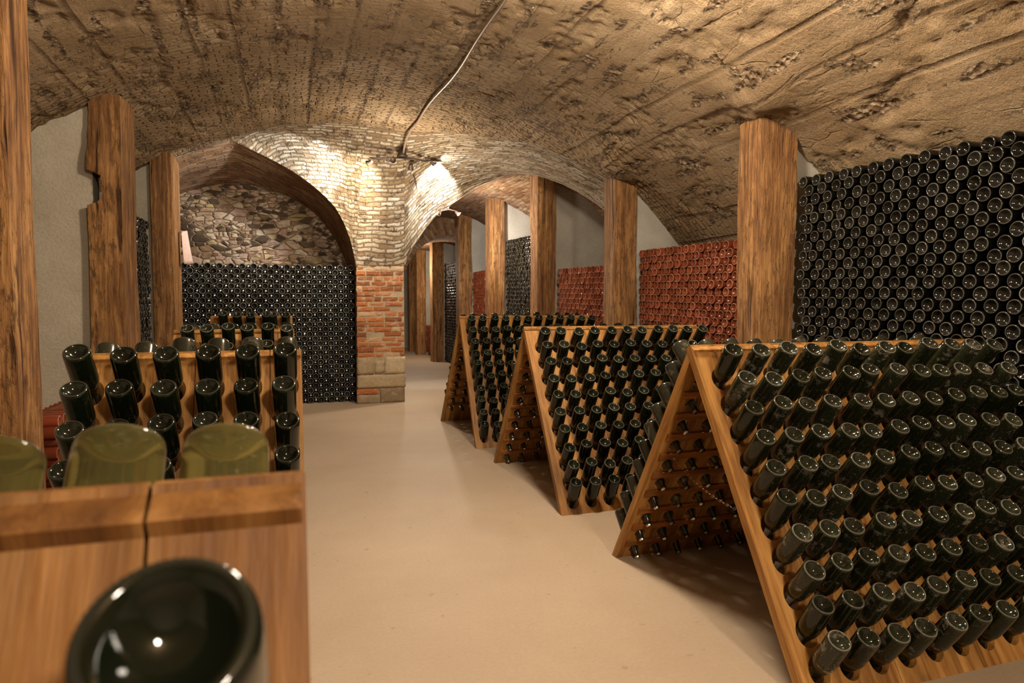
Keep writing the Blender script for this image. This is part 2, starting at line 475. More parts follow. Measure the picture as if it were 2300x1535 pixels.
def build_vault():
    a0 = math.asin((-3.05 - VX) / VR); a1 = math.asin((4.98 - VX) / VR)
    nu, nv = 340, 420
    vs, uv, fs = [], [], []
    for i in range(nu + 1):
        a = lerp(a0, a1, i / nu)
        x = VX + VR * math.sin(a)
        ye = end_y(x)
        arc = a * VR
        for j in range(nv + 1):
            t = j / nv
            y = -5.5 + (ye + 5.5) * (1 - (1 - t) ** 1.25)
            p = Vector((arc, y * .55, 0))
            rough = fr(Vector((arc * 2.9, y * 1.5, 0)), 5)
            d = .010 * fr(p * .8 + Vector((3, 1, 5)), 2)
            d += -.020 * max(0.0, min(1.0, (rough - .16) * 9)) * (1 + 1.1 * fr(Vector((arc, y, 2)) * 11, 2)) + .006 * fr(Vector((arc * 5, y * 3, 6)), 2)
            b = (arc / .31 + .25 * fr(Vector((arc * .3, y * .25, 8)), 2)) % 1.0
            d += -.012 * max(0, 1 - abs(b - .5) / .09) * max(0, fr(Vector((arc * 2, y * .5, 4)), 2) + .35)
            d += .007 * (math.floor(arc / .31) * 7919 % 5 / 5 - .4)
            for py_ in (4.24, 6.72):
                d += .15 * math.exp(-((x - 3.36) / .24) ** 2 - ((y - py_) / .40) ** 2)
            d *= min(1.0, max(0.0, (ye - y) / .25) * .8 + .2)
            R = VR - d
            vs.append((VX + R * math.sin(a), y, VZ + R * math.cos(a)))
            uv.append((arc, y))
    for i in range(nu):
        for j in range(nv):
            k = i * (nv + 1) + j
            fs.append((k, k + 1, k + nv + 2, k + nv + 1))
    return structure(mesh('ceiling', vs, fs, M['vault'], None, True, uv))
build_vault()

def loft(name, A, B, mat, ctrl, nu, nv, amp=.015, par=True):
    """surface from polyline A to polyline B bowed through ctrl(a, b)"""
    vs, uv, fs = [], [], []
    ulen = 0; prev = None
    for i in range(nu + 1):
        t = i / nu
        a = poly_at(A, t); b = poly_at(B, t)
        c = ctrl(a, b, t)
        mid = a.lerp(b, .5)
        if prev is not None:
            ulen += ((mid - prev).length + (b - pb).length) * .5
        prev = mid; pb = b
        vl = 0; pp = None
        for j in range(nv + 1):
            s = j / nv
            p = a * (1 - s) ** 2 + c * 2 * s * (1 - s) + b * s * s
            if pp is not None:
                vl += (p - pp).length
            pp = p.copy()
            k = amp * fr(p * 3.1, 3) + amp * .5 * fr(p * 11, 2)
            e = min(1, min(s, 1 - s) * 8)
            vs.append(p + Vector((0, -k * e, -k * .6 * e)))
            uv.append((ulen, vl))
    for i in range(nu):
        for j in range(nv):
            k = i * (nv + 1) + j
            fs.append((k, k + nv + 1, k + nv + 2, k + 1))
    return structure(mesh(name, vs, fs, mat, None, True, uv))

ARCH_L = smooth_poly([(-.73, 9.80, 3.69), (-.29, 10.0, 3.54), (.10, 10.1, 3.36), (.457, 10.15, 3.10), (.70, 10.18, 2.83), (.86, 10.2, 2.41), (.92, 10.2, 2.05)])
ARCH_R = smooth_poly([(1.63, 10.2, 2.05), (1.70, 10.2, 2.22), (1.82, 10.2, 2.44), (2.02, 10.15, 2.74), (2.23, 10.0, 2.965), (2.68, 9.6, 3.275), (3.23, 9.2, 3.44), (3.60, 9.0, 3.38), (4.1, 8.6, 3.10), (4.66, 8.2, 2.60), (4.95, 8.0, 2.2)])
def e_pt(x, dz=0.0):
    return (x, end_y(x), vault_z(x) + dz)
def e_line(x0, x1, n, dz=.015):
    return [e_pt(lerp(x0, x1, i / n), dz) for i in range(n + 1)]
def ctl(a, b, t):
    return Vector((lerp(a.x, b.x, .55), lerp(a.y, b.y, .88), lerp(a.z, b.z, .12) + .05))
# three lofts that share their seams: left flare, pier front, right flare
loft('ceiling_groin_left', e_line(-.73, 1.05, 40), ARCH_L, M['lime'], ctl, 90, 60, .02)
loft('ceiling_groin_middle', e_line(1.05, 1.58, 8), [(.92, 10.2, 2.05), (1.63, 10.2, 2.05)], M['lime'], ctl, 40, 60, .02)
loft('ceiling_groin_right', e_line(1.58, 4.98, 60), ARCH_R, M['lime'], ctl, 140, 50, .02)

# soffit of the blind arch in front of the rubble wall
FRONT = [e_pt(-3.05, .0), e_pt(-2.4), e_pt(-1.78), e_pt(-1.34), e_pt(-1.05)] + ARCH_L + [(.92, 10.2, 1.2), (.92, 10.2, 0)]
BACK = smooth_poly([(-3.0, 11.25, 2.0), (-2.2, 11.25, 2.85), (-1.4, 11.25, 3.23), (-.78, 11.25, 3.37), (-.2, 11.25, 3.26), (.33, 11.25, 3.01), (.66, 11.25, 2.6), (.84, 11.25, 2.2), (.925, 11.25, 1.9), (.925, 11.25, 0)])
loft('ceiling_alcove', FRONT, BACK, M['redbrick'], lambda a, b, t: a.lerp(b, .5), 120, 18, .012)

# tunnel vault beyond the pier
TX, TZ, TR = 3.2, 1.85, 1.60
def tunnel():
    vs, uv, fs = [], [], []
    nu, nv = 90, 90
    for i in range(nu + 1):
        a = lerp(-1.5, 1.5, i / nu)
        x = TX + TR * math.sin(a) * (1.02 if a < 0 else 1.08); z = TZ + TR * math.cos(a)
        # start on the groin line
        y0 = 10.2
        for p, q in zip(ARCH_R[:-1], ARCH_R[1:]):
            if p[0] <= x <= q[0]:
                y0 = lerp(p[1], q[1], (x - p[0]) / max(q[0] - p[0], 1e-6)); z0 = lerp(p[2], q[2], (x - p[0]) / max(q[0] - p[0], 1e-6)); break
        else:
            z0 = z; y0 = 10.2 if x < 2 else 8.0
        for j in range(nv + 1):
            t = j / nv
            y = lerp(y0, 15.2, t)
            zz = lerp(z0, z, min(1, t * 6))
            k = .02 * fr(Vector((x, y, zz)) * 3, 3)
            vs.append((x - k * math.sin(a), y, zz - k * math.cos(a) if t > 0 else zz))
            uv.append((y, a * TR))
    for i in range(nu):
        for j in range(nv):
            k = i * (nv + 1) + j
            fs.append((k, k + 1, k + nv + 2, k + nv + 1))
    return structure(mesh('ceiling_tunnel', vs, fs, M['redbrick'], None, True, uv))
tunnel()

def arch_rib():
    """lower transverse arch and tunnel further back"""
    vs, uv, fs = [], [], []
    prof = []
    n = 40
    cx, cz, r = 3.62, 1.80, 1.28
    for i in range(n + 1):
        a = lerp(-PI / 2, PI / 2, i / n)
        prof.append((cx + r * math.sin(a), cz + r * math.cos(a)))
    outer = [(cx + (r + 1.2) * math.sin(lerp(-PI / 2, PI / 2, i / n)), cz + (r + 1.2) * math.cos(lerp(-PI / 2, PI / 2, i / n))) for i in range(n + 1)]
    rows = [[(x, 14.9, z) for x, z in outer], [(x, 14.9, z) for x, z in prof], [(x, 15.7, z) for x, z in prof], [(x + .0, 23.0, z) for x, z in prof]]
    vv = 0
    for ri, row in enumerate(rows):
        if ri:
            vv += (Vector(row[0]) - Vector(rows[ri - 1][0])).length
        for i, p in enumerate(row):
            vs.append(p); uv.append((vv, i / n * r * PI))
    for ri in range(len(rows) - 1):
        for i in range(n):
            a = ri * (n + 1) + i
            fs.append((a, a + 1, a + n + 2, a + n + 1))
    return structure(mesh('ceiling_far_arch', vs, fs, M['redbrick'], None, False, uv))
arch_rib()

def slab(name, lo, hi, mat, nx=1, nz=1):
    m = MB(); m.box(lo, hi)
    return structure(m.obj(name, mat))
slab('floor', (-3.3, -5.6, -.12), (5.3, 23.2, 0), M['floor'])
slab('wall_right', (4.92, -5.6, 0), (5.15, 23.2, 2.7), M['plaster'])
slab('wall_left', (-3.15, -5.6, 0), (-2.97, 11.5, 2.4), M['plaster_warm'])
slab('wall_back', (-3.15, -5.7, 0), (5.15, -5.5, 4.2), M['plaster_warm'])
slab('wall_far', (1.4, 22.8, 0), (5.15, 23.0, 3.6), M['plaster'])
slab('wall_tunnel', (1.42, 11.2, 0), (1.62, 23.0, 2.2), M['redbrick'])

def rubble_wall():
    vs, uv, fs = [], [], []
    nx, nz = 160, 130
    for i in range(nx + 1):
        for j in range(nz + 1):
            x = lerp(-3.0, 1.1, i / nx); z = lerp(0, 3.7, j / nz)
            d = .03 * fr(Vector((x * 3, 0, z * 5)), 3)
            vs.append((x, 11.2 - d, z)); uv.append((x, z))
    for i in range(nx):
        for j in range(nz):
            k = i * (nz + 1) + j
            fs.append((k, k + nz + 1, k + nz + 2, k + 1))
    return structure(mesh('wall_rubble', vs, fs, M['rubble'], None, True, uv))
rubble_wall()

# brick pier with individually laid bricks
def attr_color(o, cols):
    at = o.data.color_attributes.new('tone', 'FLOAT_COLOR', 'POINT')
    for i, c in enumerate(cols):
        at.data[i].color = (c, c, c, 1)
def mat_tone(name, stops, fine=40):
    g = N(name)
    at = g.n('Attribute', {'attribute_name': 'tone'})
    o = g.coord('Object')
    f = g.noise(o, fine, 6, .7)
    big = g.noise(o, 5, 4, .6)
    v = g.math('ADD', at.outputs['Fac'], g.math('MULTIPLY', g.math('SUBTRACT', big, .5), .5))
    c = g.mix(.5, g.ramp(v, stops), g.ramp(f, [(.3, .45), (.68, 1.05)]), 'MULTIPLY')
    lime = g.ramp(g.noise(o, 9, 5, .7), [(.55, 0.0), (.66, 1.0)])
    c = g.mix(g.math('MULTIPLY', lime, .55), c, (.50, .38, .25))
    g.P(Base_Color=c, Roughness=.92, Normal=g.bump(g.math('ADD', f, g.math('MULTIPLY', big, .5)), .7, .012))
    return g.m
M['pier_brick'] = mat_tone('orange_brick', [(.0, (.17, .075, .035)), (.35, (.36, .12, .04)), (.7, (.50, .17, .05)), (1.0, (.58, .40, .24))])
M['pier_stone'] = mat_tone('pier_sandstone', [(.0, (.22, .15, .085)), (.5, (.42, .31, .18)), (1.0, (.58, .46, .29))], 25)
M['mortar'] = mat_plain('pale_mortar', (.38, .28, .17), (.52, .40, .26), 6, .8, 40, .95, .02)
def rounded_brick(m, cols, x0, x1, y0, y1, z0, z1, tone, jit=.004, nseg=4):
    """a brick with an uneven, softened front (towards -y)"""
    vs, fs = [], []
    nx = max(3, int((x1 - x0) / .04)); nz = nseg
    for i in range(nx + 1):
        for j in range(nz + 1):
            u = i / nx; v = j / nz
            x = lerp(x0, x1, u); z = lerp(z0, z1, v)
            e = 1.0 if 0 < i < nx and 0 < j < nz else .25
            d = e * .012 + random.uniform(-jit, jit) * e
            vs.append((x + random.uniform(-jit, jit) * .6, y0 - d, z + random.uniform(-jit, jit) * .6))
    for i in range(nx):
        for j in range(nz):
            k = i * (nz + 1) + j
            fs.append((k, k + nz + 1, k + nz + 2, k + 1))
    b = len(vs)
    ring = [i * (nz + 1) for i in range(nx + 1)] + [nx * (nz + 1) + j for j in range(1, nz + 1)] + [i * (nz + 1) + nz for i in range(nx - 1, -1, -1)] + [j for j in range(nz - 1, 0, -1)]
    for r in ring:
        p = vs[r]; vs.append((p[0], y1, p[2]))
    n = len(ring)
    for q in range(n):
        q2 = (q + 1) % n
        fs.append((ring[q2], ring[q], b + q, b + q2))
    m.add(vs, fs); cols += [tone] * len(vs)
def pier():
    core = MB(); core.box((.925, 10.205, 0), (1.628, 11.25, 2.3))
    root = structure(core.obj('brick_pillar', M['mortar']))
    m, cols = MB(), []
    z = .70; row = 0
    while z < 2.03:
        h = random.uniform(.058, .07)
        x = .925 - random.choice((0, .04, .1))
        while x < 1.62:
            w = random.choice((.25, .24, .12, .26, .2))
            xa, xb = max(x, .918), min(x + w, 1.634)
            if xb - xa > .035 and random.random() > .05:
                rounded_brick(m, cols, xa, xb - .008, 10.2 + random.uniform(-.006, .012), 10.23, z, z + h, random.choice((.15, .4, .55, .7, .75, .95, .3)))
            x += w + .006
        z += h + .013; row += 1
    o = m.obj('brickwork', M['pier_brick'], root, False); attr_color(o, cols)
    for (x0, x1, z0, z1, t) in ((.915, 1.16, .44, .70, .4), (1.18, 1.32, .46, .64, .6), (1.33, 1.635, .44, .70, .9), (.915, 1.637, .235, .43, .6), (1.25, 1.62, .0, .225, .12), (.91, 1.235, .0, .13, .3)):
        m, cols = MB(), []
        rounded_brick(m, cols, x0, x1, 10.175, 10.23, z0, z1, t, .007, 6)
        o = m.obj('base_stone', M['pier_stone'], root, True); attr_color(o, cols)
    m, cols = MB(), []
    rounded_brick(m, cols, .91, 1.23, 10.18, 10.23, .14, .22, .6, .005)
    o = m.obj('base_brick', M['pier_brick'], root, False); attr_color(o, cols)
pier()

# plaster partitions behind the posts
def partition(xa, xb, y, topf, mat, th=.2, n=30):
    vs, fs = [], []
    for i in range(n + 1):
        x = lerp(xa, xb, i / n)
        for yy in (y, y + th):
            vs += [(x, yy, 0), (x, yy, topf(x))]
    for i in range(n):
        a = i * 4; b = a + 4
        fs += [(a, b, b + 1, a + 1), (a + 2, a + 3, b + 3, b + 2), (a + 1, b + 1, b + 3, a + 3)]
    fs += [(0, 1, 3, 2), (n * 4, n * 4 + 2, n * 4 + 3, n * 4 + 1)]
    return structure(mesh('wall_partition', vs, fs, mat))
def tun_z(x):
    a = math.asin(max(-.999, min(.999, (x - TX) / (TR * 1.08))))
    return TZ + TR * math.cos(a)
def tun2_z(x):
    return 1.80 + math.sqrt(max(1.28 ** 2 - (x - 3.62) ** 2, .01))
PY = [4.29, 6.82, 9.27, 11.77, 14.16, 16.97, 19.49, 20.9]
for i, y in enumerate(PY):
    f = (lambda x: vault_z(x) + .04) if i < 2 else ((lambda x: tun_z(x) + .06) if i < 5 else (lambda x: tun2_z(x) + .05))
    partition(3.74, 4.9, y + .09, f, M['plaster'])
QY = [4.2, 6.75, 9.37]
for y in QY:
    partition(-2.96, -1.66 if y > 5 else -1.81, y + .12, lambda x: vault_z(x) + .04, M['plaster_warm'])

# ------------------------------------------------------------------ timber posts
def post(x0, x1, y0, y1, z1, label, seed, lean=0.0, wob=.018, notch=None):
    nz = 60 if notch is None else 130
    prof = []
    per = 5
    for s in range(4):
        for k in range(per):
            prof.append((s, k / per))
    vs, fs = [], []
    cx, cy = (x0 + x1) / 2, (y0 + y1) / 2
    for j in range(nz + 1):
        z = lerp(0, z1, j / nz)
        for s, t in prof:
            cs = [(x0, y0), (x1, y0), (x1, y1), (x0, y1)]
            a, b = cs[s], cs[(s + 1) % 4]
            x, y = lerp(a[0], b[0], t), lerp(a[1], b[1], t)
            if t == 0:
                x = lerp(x, cx, .02); y = lerp(y, cy, .02)
            p = Vector((x * 2 + seed, y * 2, z * .7))
            d = wob * fr(p, 3) + .006 * fr(Vector((x * 14 + seed, y * 14, z * 1.2)), 2)
            vx, vy = x - cx, y - cy
            L = math.hypot(vx, vy)
            px_ = x + vx / L * d + lean * (z - 1.5)
            if notch is not None:      # a piece broken out of the left edge, the wood above it flaring to a lip
                za, zb, dp = notch
                k = max(0, min(1, (z - za) / .03)) * max(0, min(1, (zb - z) / .05))
                k *= 1 + .5 * fr(Vector((3, 1, z * 9)), 2)
                up = max(0, min(1, (z - zb) / .5)) if z > zb else 0
                px_ = max(px_, x0 + dp * k + .035 * up + (.02 * fr(Vector((1, 7, z * 5)), 2) if z > za else 0))
                if z > zb and y < cy:
                    y += .03 * up
            vs.append((px_, y + vy / L * d, z))
    n = len(prof)
    for j in range(nz):
        for k in range(n):
            k2 = (k + 1) % n
            fs.append((j * n + k, j * n + k2, (j + 1) * n + k2, (j + 1) * n + k))
    fs.append(tuple(range(n))[::-1]); fs.append(tuple(nz * n + k for k in range(n)))
    vs = [(a - cx, b - cy, c) for a, b, c in vs]
    o = mesh('timber_post', vs, fs, M['oak'])
    o.location = (cx, cy, 0)
    return tag(o, label, 'post')
RL = ['mottled oak post between the tall black stack and largest red stack',
      'oak post in the right row between the two larger red bottle stacks',
      'oak post between the second red stack and the tall dark stack beyond it',
      'dark oak post between the tall dark stack and the narrow red stack',
      'orange oak post standing between the narrow red stack and a dark stack',
      'brown oak post just past the far dark stack, under the brick arch',
      'slim dark post near the far end of the aisle',
      'grey post beside the brick pier at the end of the aisle']
PTOP = [2.93, 2.93, 3.46, 3.46, 3.5, 3.1, 3.1, 3.1]
PX = [(3.425, 3.745), (3.465, 3.745), (3.445, 3.745), (3.45, 3.745), (3.45, 3.745), (3.44, 3.745), (3.485, 3.745), (3.5, 3.745)]
for i, y in enumerate(PY):
    post(PX[i][0], PX[i][1], y, y + .30, PTOP[i], RL[i], i * 3.7)
post(-1.80, -1.405, 4.22, 4.58, 3.26, 'oak post standing closest to the camera at the left edge', 31, .0)
post(-1.69, -1.405, 6.75, 7.3, 3.34, 'broad weathered oak post with a notched, splintered upper half', 42, .0, .03, (2.37, 2.68, .125))
post(-1.64, -1.405, 9.37, 10.05, 3.40, 'oak post beside the far arched bottle stack, paper note pinned on it', 53)
# ------------------------------------------------------------------ bottles
PROF = [(0, .027), (.010, .0255), (.020, .019), (.029, .008), (.0335, .0018), (.0375, 0), (.0408, .0010), (.0432, .0050), (.0442, .012), (.0445, .03), (.0445, .125),
        (.0438, .142), (.0410, .160), (.0350, .180), (.0280, .200), (.0220, .219), (.0180, .240), (.0160, .262), (.0148, .276), (.0160, .279), (.0160, .286), (.0142, .288), (.0135, .290), (0, .290)]
CAP = [(.0150, .2835), (.0168, .2845), (.0168, .292), (.0150, .2955), (0, .2960)]
PROF_LO = [(0, .026), (.020, .018), (.0335, .001), (.0390, 0), (.0435, .006), (.0445, .02), (.0445, .13), (.041, .16), (.028, .2), (.018, .24), (.0148, .28), (.0155, .296), (0, .296)]
def bottle_mesh(n, knurl=False):
    m = MB(); m.lathe(PROF, n)
    if knurl:   # small ridges round the foot ring
        for v in m.v:
            r = math.hypot(v.x, v.y)
            if .0325 < r < .0436 and v.z < .006:
                a = round(math.atan2(v.y, v.x) / (2 * PI / n))
                if a % 2 == 0:
                    v.z -= .0009
    me = bpy.data.meshes.new('glass_bottle')
    me.from_pydata([tuple(v) for v in m.v], [], m.f)
    me.polygons.foreach_set('use_smooth', [True] * len(me.polygons))
    return me
def with_mat(me, mat):
    c = me.copy(); c.materials.clear(); c.materials.append(mat); return c
BM, BK = bottle_mesh(28), bottle_mesh(120, True)
BODY = {k: with_mat(BM, M[k]) for k in ('glass', 'glass_dusty', 'glass_grey', 'glass_stack', 'amber', 'glass_olive', 'glass_far')}
BODY['glass_k'] = with_mat(BK, M['glass_near'])
BODY['glass_olive_k'] = with_mat(BK, M['glass_olive'])
m = MB(); m.lathe(CAP, 21)
for i, v in enumerate(m.v):      # crimped skirt
    if v.z < .291 and i % 2:
        v.x *= 1.05; v.y *= 1.05
CAPM = bpy.data.meshes.new('crown_cap'); CAPM.from_pydata([tuple(v) for v in m.v], [], m.f); CAPM.materials.append(M['cap'])
CAPD = with_mat(CAPM, M['capdark'])
m = MB(); m.lathe(PROF_LO, 14)
LO = (m.v, m.f); NLO = len(m.f)       # 14 faces per ring of the profile; rings 2 and 3 are the foot
m = MB(); m.lathe([(.0157, .325), (.0172, .327), (.0178, .355), (.0165, .360), (0, .361)], 14)
SIL = (m.v, m.f)
m = MB(); m.lathe([(0, .026), (.020, .018), (.0335, .001), (.0390, 0), (.0435, .006), (.0440, .02), (.0440, .125), (.040, .155), (.027, .198), (.019, .232), (.0152, .27), (.0152, .356), (0, .356)], 14)
LONG = (m.v, m.f)       # bottles turned the other way, necks reaching between the butts

def frame(axis, roll=0.0):
    """rotation that takes +z to axis"""
    return Vector(axis).to_track_quat('Z', 'Y').to_matrix().to_4x4() @ Matrix.Rotation(roll, 4, 'Z')

class Cand:
    __slots__ = ('M', 'body', 'name', 'label', 'cat', 'group', 'cap', 'score', 'scale', 'ob', 'force')
CANDS = {}
def cand(kind, Mx, body, label, cat, cap=False, force=False):
    c = Cand(); c.M, c.body, c.label, c.cat, c.cap, c.score, c.force = Mx, body, label, cat, cap, 0, force
    CANDS.setdefault(kind, []).append(c)
    return c

# ------------------------------------------------------------------ riddling racks
def panel_mesh(x0, x1, cols, holes_s, L, th, boards, back=False):
    """local frame: x along the rack, y up the slope (0 at the apex, negative below), z outwards.  Countersunk holes."""
    m = MB()
    xb = [x0]
    for b in boards:
        xb.append(b)
    xb.append(x1)
    rowb = [0.0] + [-(a + b) / 2 for a, b in zip(holes_s[:-1], holes_s[1:])] + [-L]
    K = 24
    for bi in range(len(xb) - 1):
        bx0, bx1 = xb[bi] + (.0015 if bi else 0), xb[bi + 1] - (.0015 if bi < len(xb) - 2 else 0)
        cs = [c for c in cols if bx0 < c < bx1]
        if not cs:
            m.box((bx0, -L, -th), (bx1, 0, 0)); continue
        cb = [bx0] + [(a + b) / 2 for a, b in zip(cs[:-1], cs[1:])] + [bx1]
        for ci, cx in enumerate(cs):
            for ri, s in enumerate(holes_s):
                cy = -s
                X0, X1, Y1, Y0 = cb[ci], cb[ci + 1], rowb[ri], rowb[ri + 1]
                rxo, ryo, rxi, ryi = .047, min(.056, (Y1 - Y0) * .46), .033, .039
                rxo = min(rxo, (X1 - X0) / 2 - .004, cx - X0 - .003, X1 - cx - .003)
                ryo = min(ryo, cy - Y0 - .003, Y1 - cy - .003)
                angs = [2 * PI * k / K for k in range(K)]
                corners = [math.atan2(yy - cy, xx - cx) % (2 * PI) for xx, yy in ((X1, Y1), (X0, Y1), (X0, Y0), (X1, Y0))]
                for a in corners:       # snap the nearest sample to each corner
                    k = min(range(K), key=lambda k: abs((angs[k] - a + PI) % (2 * PI) - PI)); angs[k] = a
                rect, eo, em, ei = [], [], [], []
                for a in angs:
                    c, s_ = math.cos(a), math.sin(a)
                    t = min(((X1 - cx) / c if c > 1e-9 else (X0 - cx) / c if c < -1e-9 else 1e9), ((Y1 - cy) / s_ if s_ > 1e-9 else (Y0 - cy) / s_ if s_ < -1e-9 else 1e9))
                    rect.append((cx + t * c, cy + t * s_))
                    eo.append((cx + rxo * c, cy + ryo * s_)); ei.append((cx + rxi * c, cy + ryi * s_ - .011)); em.append((cx + rxi * c, cy + ryi * s_ - .018))
                vs = [(x, y, 0) for x, y in rect] + [(x, y, 0) for x, y in eo] + [(x, y, -th * .62) for x, y in ei] + [(x, y, -th) for x, y in em] + [(x, y, -th) for x, y in rect]
                fs = []
                for k in range(K):
                    k2 = (k + 1) % K
                    for q in range(4):
                        a, b = q * K, (q + 1) * K
                        fs.append((a + k, a + k2, b + k2, b + k))
                    fs.append((4 * K + k, 4 * K + k2, k2, k))
                m.add(vs, fs)
    return m
PHI = math.radians(53)
def rack(label, place, x0, x1, cols, apY, apZ, yf, yb, row0, step, boards, front, back, edge_word, th=.042, inside=False, cap_mat=None, fdust=None, bdust='glass_grey', phi0=48, phi1=57, lean=-.07, phib=None, lout=.198, cols_back=None):
    """an A-frame of two pierced panels; front / back: {(row, col)} to fill"""
    wood = M['pine_worn' if apY < 1 else 'pine']
    root = empty('riddling_rack', ((x0 + x1) / 2, apY, 0))
    tag(root, label, 'wine rack')
    for side, yfoot in ((-1, yf), (1, yb)):
        dy = yfoot - apY
        L = math.hypot(dy, apZ)
        s = Vector((0, dy / L, -apZ / L))             # down the slope
        up = -s
        xax = Vector((1, 0, 0)) if side < 0 else Vector((-1, 0, 0))
        nrm = xax.cross(up)                            # outwards
        Mx = Matrix.Identity(4)
        for r in range(3):
            Mx[r][0], Mx[r][1], Mx[r][2] = xax[r], up[r], nrm[r]
        Mx.translation = Vector((0, apY + side * .004, apZ))
        hs = [row0 + step * k for k in range(10)]
        cols_ = cols if side < 0 or cols_back is None else cols_back
        loc_cols = sorted(c if side < 0 else -c for c in cols_)
        lx0, lx1 = (x0, x1) if side < 0 else (-x1 + .003, -x0 - .003)
        pm = panel_mesh(lx0, lx1, loc_cols, hs, L, th, sorted(b if side < 0 else -b for b in boards))
        p = pm.obj('front_panel' if side < 0 else 'back_panel', wood, root)
        p.matrix_world = root.matrix_world.inverted() @ Mx if False else Mx
        p.matrix_parent_inverse = Matrix.Translation(root.location).inverted()
        if inside:
            for k in range(10):
                b = MB()
                y1 = -(hs[k] - .038) if k else -(hs[0] - .04)
                b.box((lx0 + .03, y1 - .006, -th - .012), (lx1 - .03, y1 + .035, -th - .0005))
                o = b.obj('batten', M['pine_dark'], p)
        want = front if side < 0 else back
        for ri, sh in enumerate(hs):
            for ci, cx in enumerate(cols_):
                if want != 'all' and (ri, ci) not in want:
                    continue
                phi = math.radians(phi0 + (phi1 - phi0) * ri / 9) + random.gauss(0, math.radians(2.0))
                if side > 0 and phib is not None:
                    phi = math.radians(phib)
                ax = Vector((random.gauss(lean, .014), side * math.cos(phi), math.sin(phi))).normalized()
                hole = Vector((cx, apY, apZ)) + s * sh
                lo = lout + random.gauss(0, .006) + (.020 if side > 0 and apY < 1 else 0)
                butt = hole + ax * lo + Vector((random.gauss(0, .0025), 0, 0))
                B = Matrix.Translation(butt) @ frame(-ax, random.uniform(0, 6.28))
                face = 'aisle-end' if False else ''
                body = (fdust(ri, ci) if side < 0 and fdust else 'glass') if side < 0 else bdust
                lab = ('%s %s, %s row down, %s from %s' % ('dark green bottle in' if side < 0 else 'dusty bottle, far face of', place, nth(ri + 1), nth(ci + 1), edge_word.replace('the ', '')))
                cand('champagne_bottle', B, body, lab, 'bottle', 'cap', False)
    return root

C12 = [1.895 + .1445 * k for k in range(12)]
B12 = [(C12[2] + C12[3]) / 2, (C12[5] + C12[6]) / 2, (C12[8] + C12[9]) / 2]
C12C = [1.89 + .132 * k for k in range(12)]
B12C = [C12C[2] + .066, C12C[5] + .066, C12C[8] + .066]
A_ = lambda r, c: 'glass_dusty'
allc = 'all'
rA = rack('closest right-hand pine riddling rack, a chain across its open end', 'the closest right-hand rack', 1.79, 3.60, C12, 2.74, 1.305, 1.935, 3.53, .185, .1375, B12, allc, allc, 'the aisle', inside=True, fdust=A_)
rB = rack('middle pine riddling rack of the right row, between two racks', 'the middle right-hand rack', 1.79, 3.415, C12[:11], 5.13, 1.315, 4.31, 6.0, .195, .140, B12, allc, allc, 'the aisle', inside=True, fdust=lambda r, c: 'glass')
rC = rack('pine riddling rack standing last in the right row, beside the brick arch', 'the last right-hand rack', 1.79, 3.42, C12C, 7.33, 1.365, 6.62, 8.38, .185, .138, B12C, allc, allc, 'the aisle', inside=True, fdust=lambda r, c: 'glass')
C6 = [-.025 - .139 * k for k in range(6)]
B6 = [-.14, -.40]
sel2 = {(r, c) for r in range(5) for c in range(6)}
r1 = rack('weathered riddling rack cut off by the bottom edge, one bottle butt looming in front', 'the bottom-edge rack', -.86, .008, [-.060, -.172, -.287, -.42, -.55, -.70], .57, 1.362, -.21, 1.35, .195, .14, [-.105, -.51], {(0, 0)}, {(0, 0), (0, 1), (0, 2), (0, 3)}, 'the aisle', fdust=lambda r, c: 'glass_k', bdust='glass_olive_k', phi0=49.5, lean=0, phib=49, lout=.186, cols_back=[-.074, -.180, -.290, -.42, -.55, -.70])
r2 = rack('golden six-column riddling rack, second of the left row, full of black bottles', 'the second left-hand rack', -.79, .035, C6, 2.93, 1.31, 2.16, 3.70, .165, .141, [-.365, -.088], allc, allc, 'the aisle', fdust=lambda r, c: 'glass_k', phi0=53, phi1=57, lean=0)
r3 = rack('golden riddling rack third in the left row, only its top showing', 'the third left-hand rack', -.80, .015, [-.04 - .13 * k for k in range(6)], 5.27, 1.315, 4.5, 6.0, .160, .14, [-.36, -.10], allc, {(r, c) for r in range(2) for c in range(6)}, 'the aisle', fdust=lambda r, c: 'glass', phi0=53, phi1=57, lean=0)
r4 = rack('small-looking riddling rack last in the left row, before the arched stack', 'the last left-hand rack', -.80, .005, [-.06, -.185, -.255, -.40, -.53, -.66], 7.55, 1.375, 6.8, 8.3, .16, .14, [-.32], {(r, c) for r in range(3) for c in range(6)}, {(0, c) for c in range(6)}, 'the aisle', fdust=lambda r, c: 'glass', phi0=53, phi1=57, lean=0)

# chain across the open end of the nearest rack
def chain(p0, p1, sag, root):
    m = MB()
    n = 22
    for i in range(n):
        t = (i + .5) / n
        p = Vector(p0).lerp(Vector(p1), t) + Vector((0, 0, -sag * 4 * t * (1 - t)))
        d = (Vector(p1) - Vector(p0)).normalized()
        a = d.orthogonal().normalized(); b = d.cross(a)
        side = a if i % 2 else b
        pts = [p + d * (.009 * math.cos(q * PI / 5)) + side * (.0045 * math.sin(q * PI / 5)) for q in range(11)]
        m.tube(pts, .0014, 5, False)
    o = m.obj('chain', M['chain'], root)
    o.matrix_parent_inverse = Matrix.Translation(root.location).inverted()
chain((1.90, 3.05, .69), (1.84, 2.38, .60), .04, rA)
chain((1.88, 5.45, .70), (1.84, 4.75, .62), .03, rB)
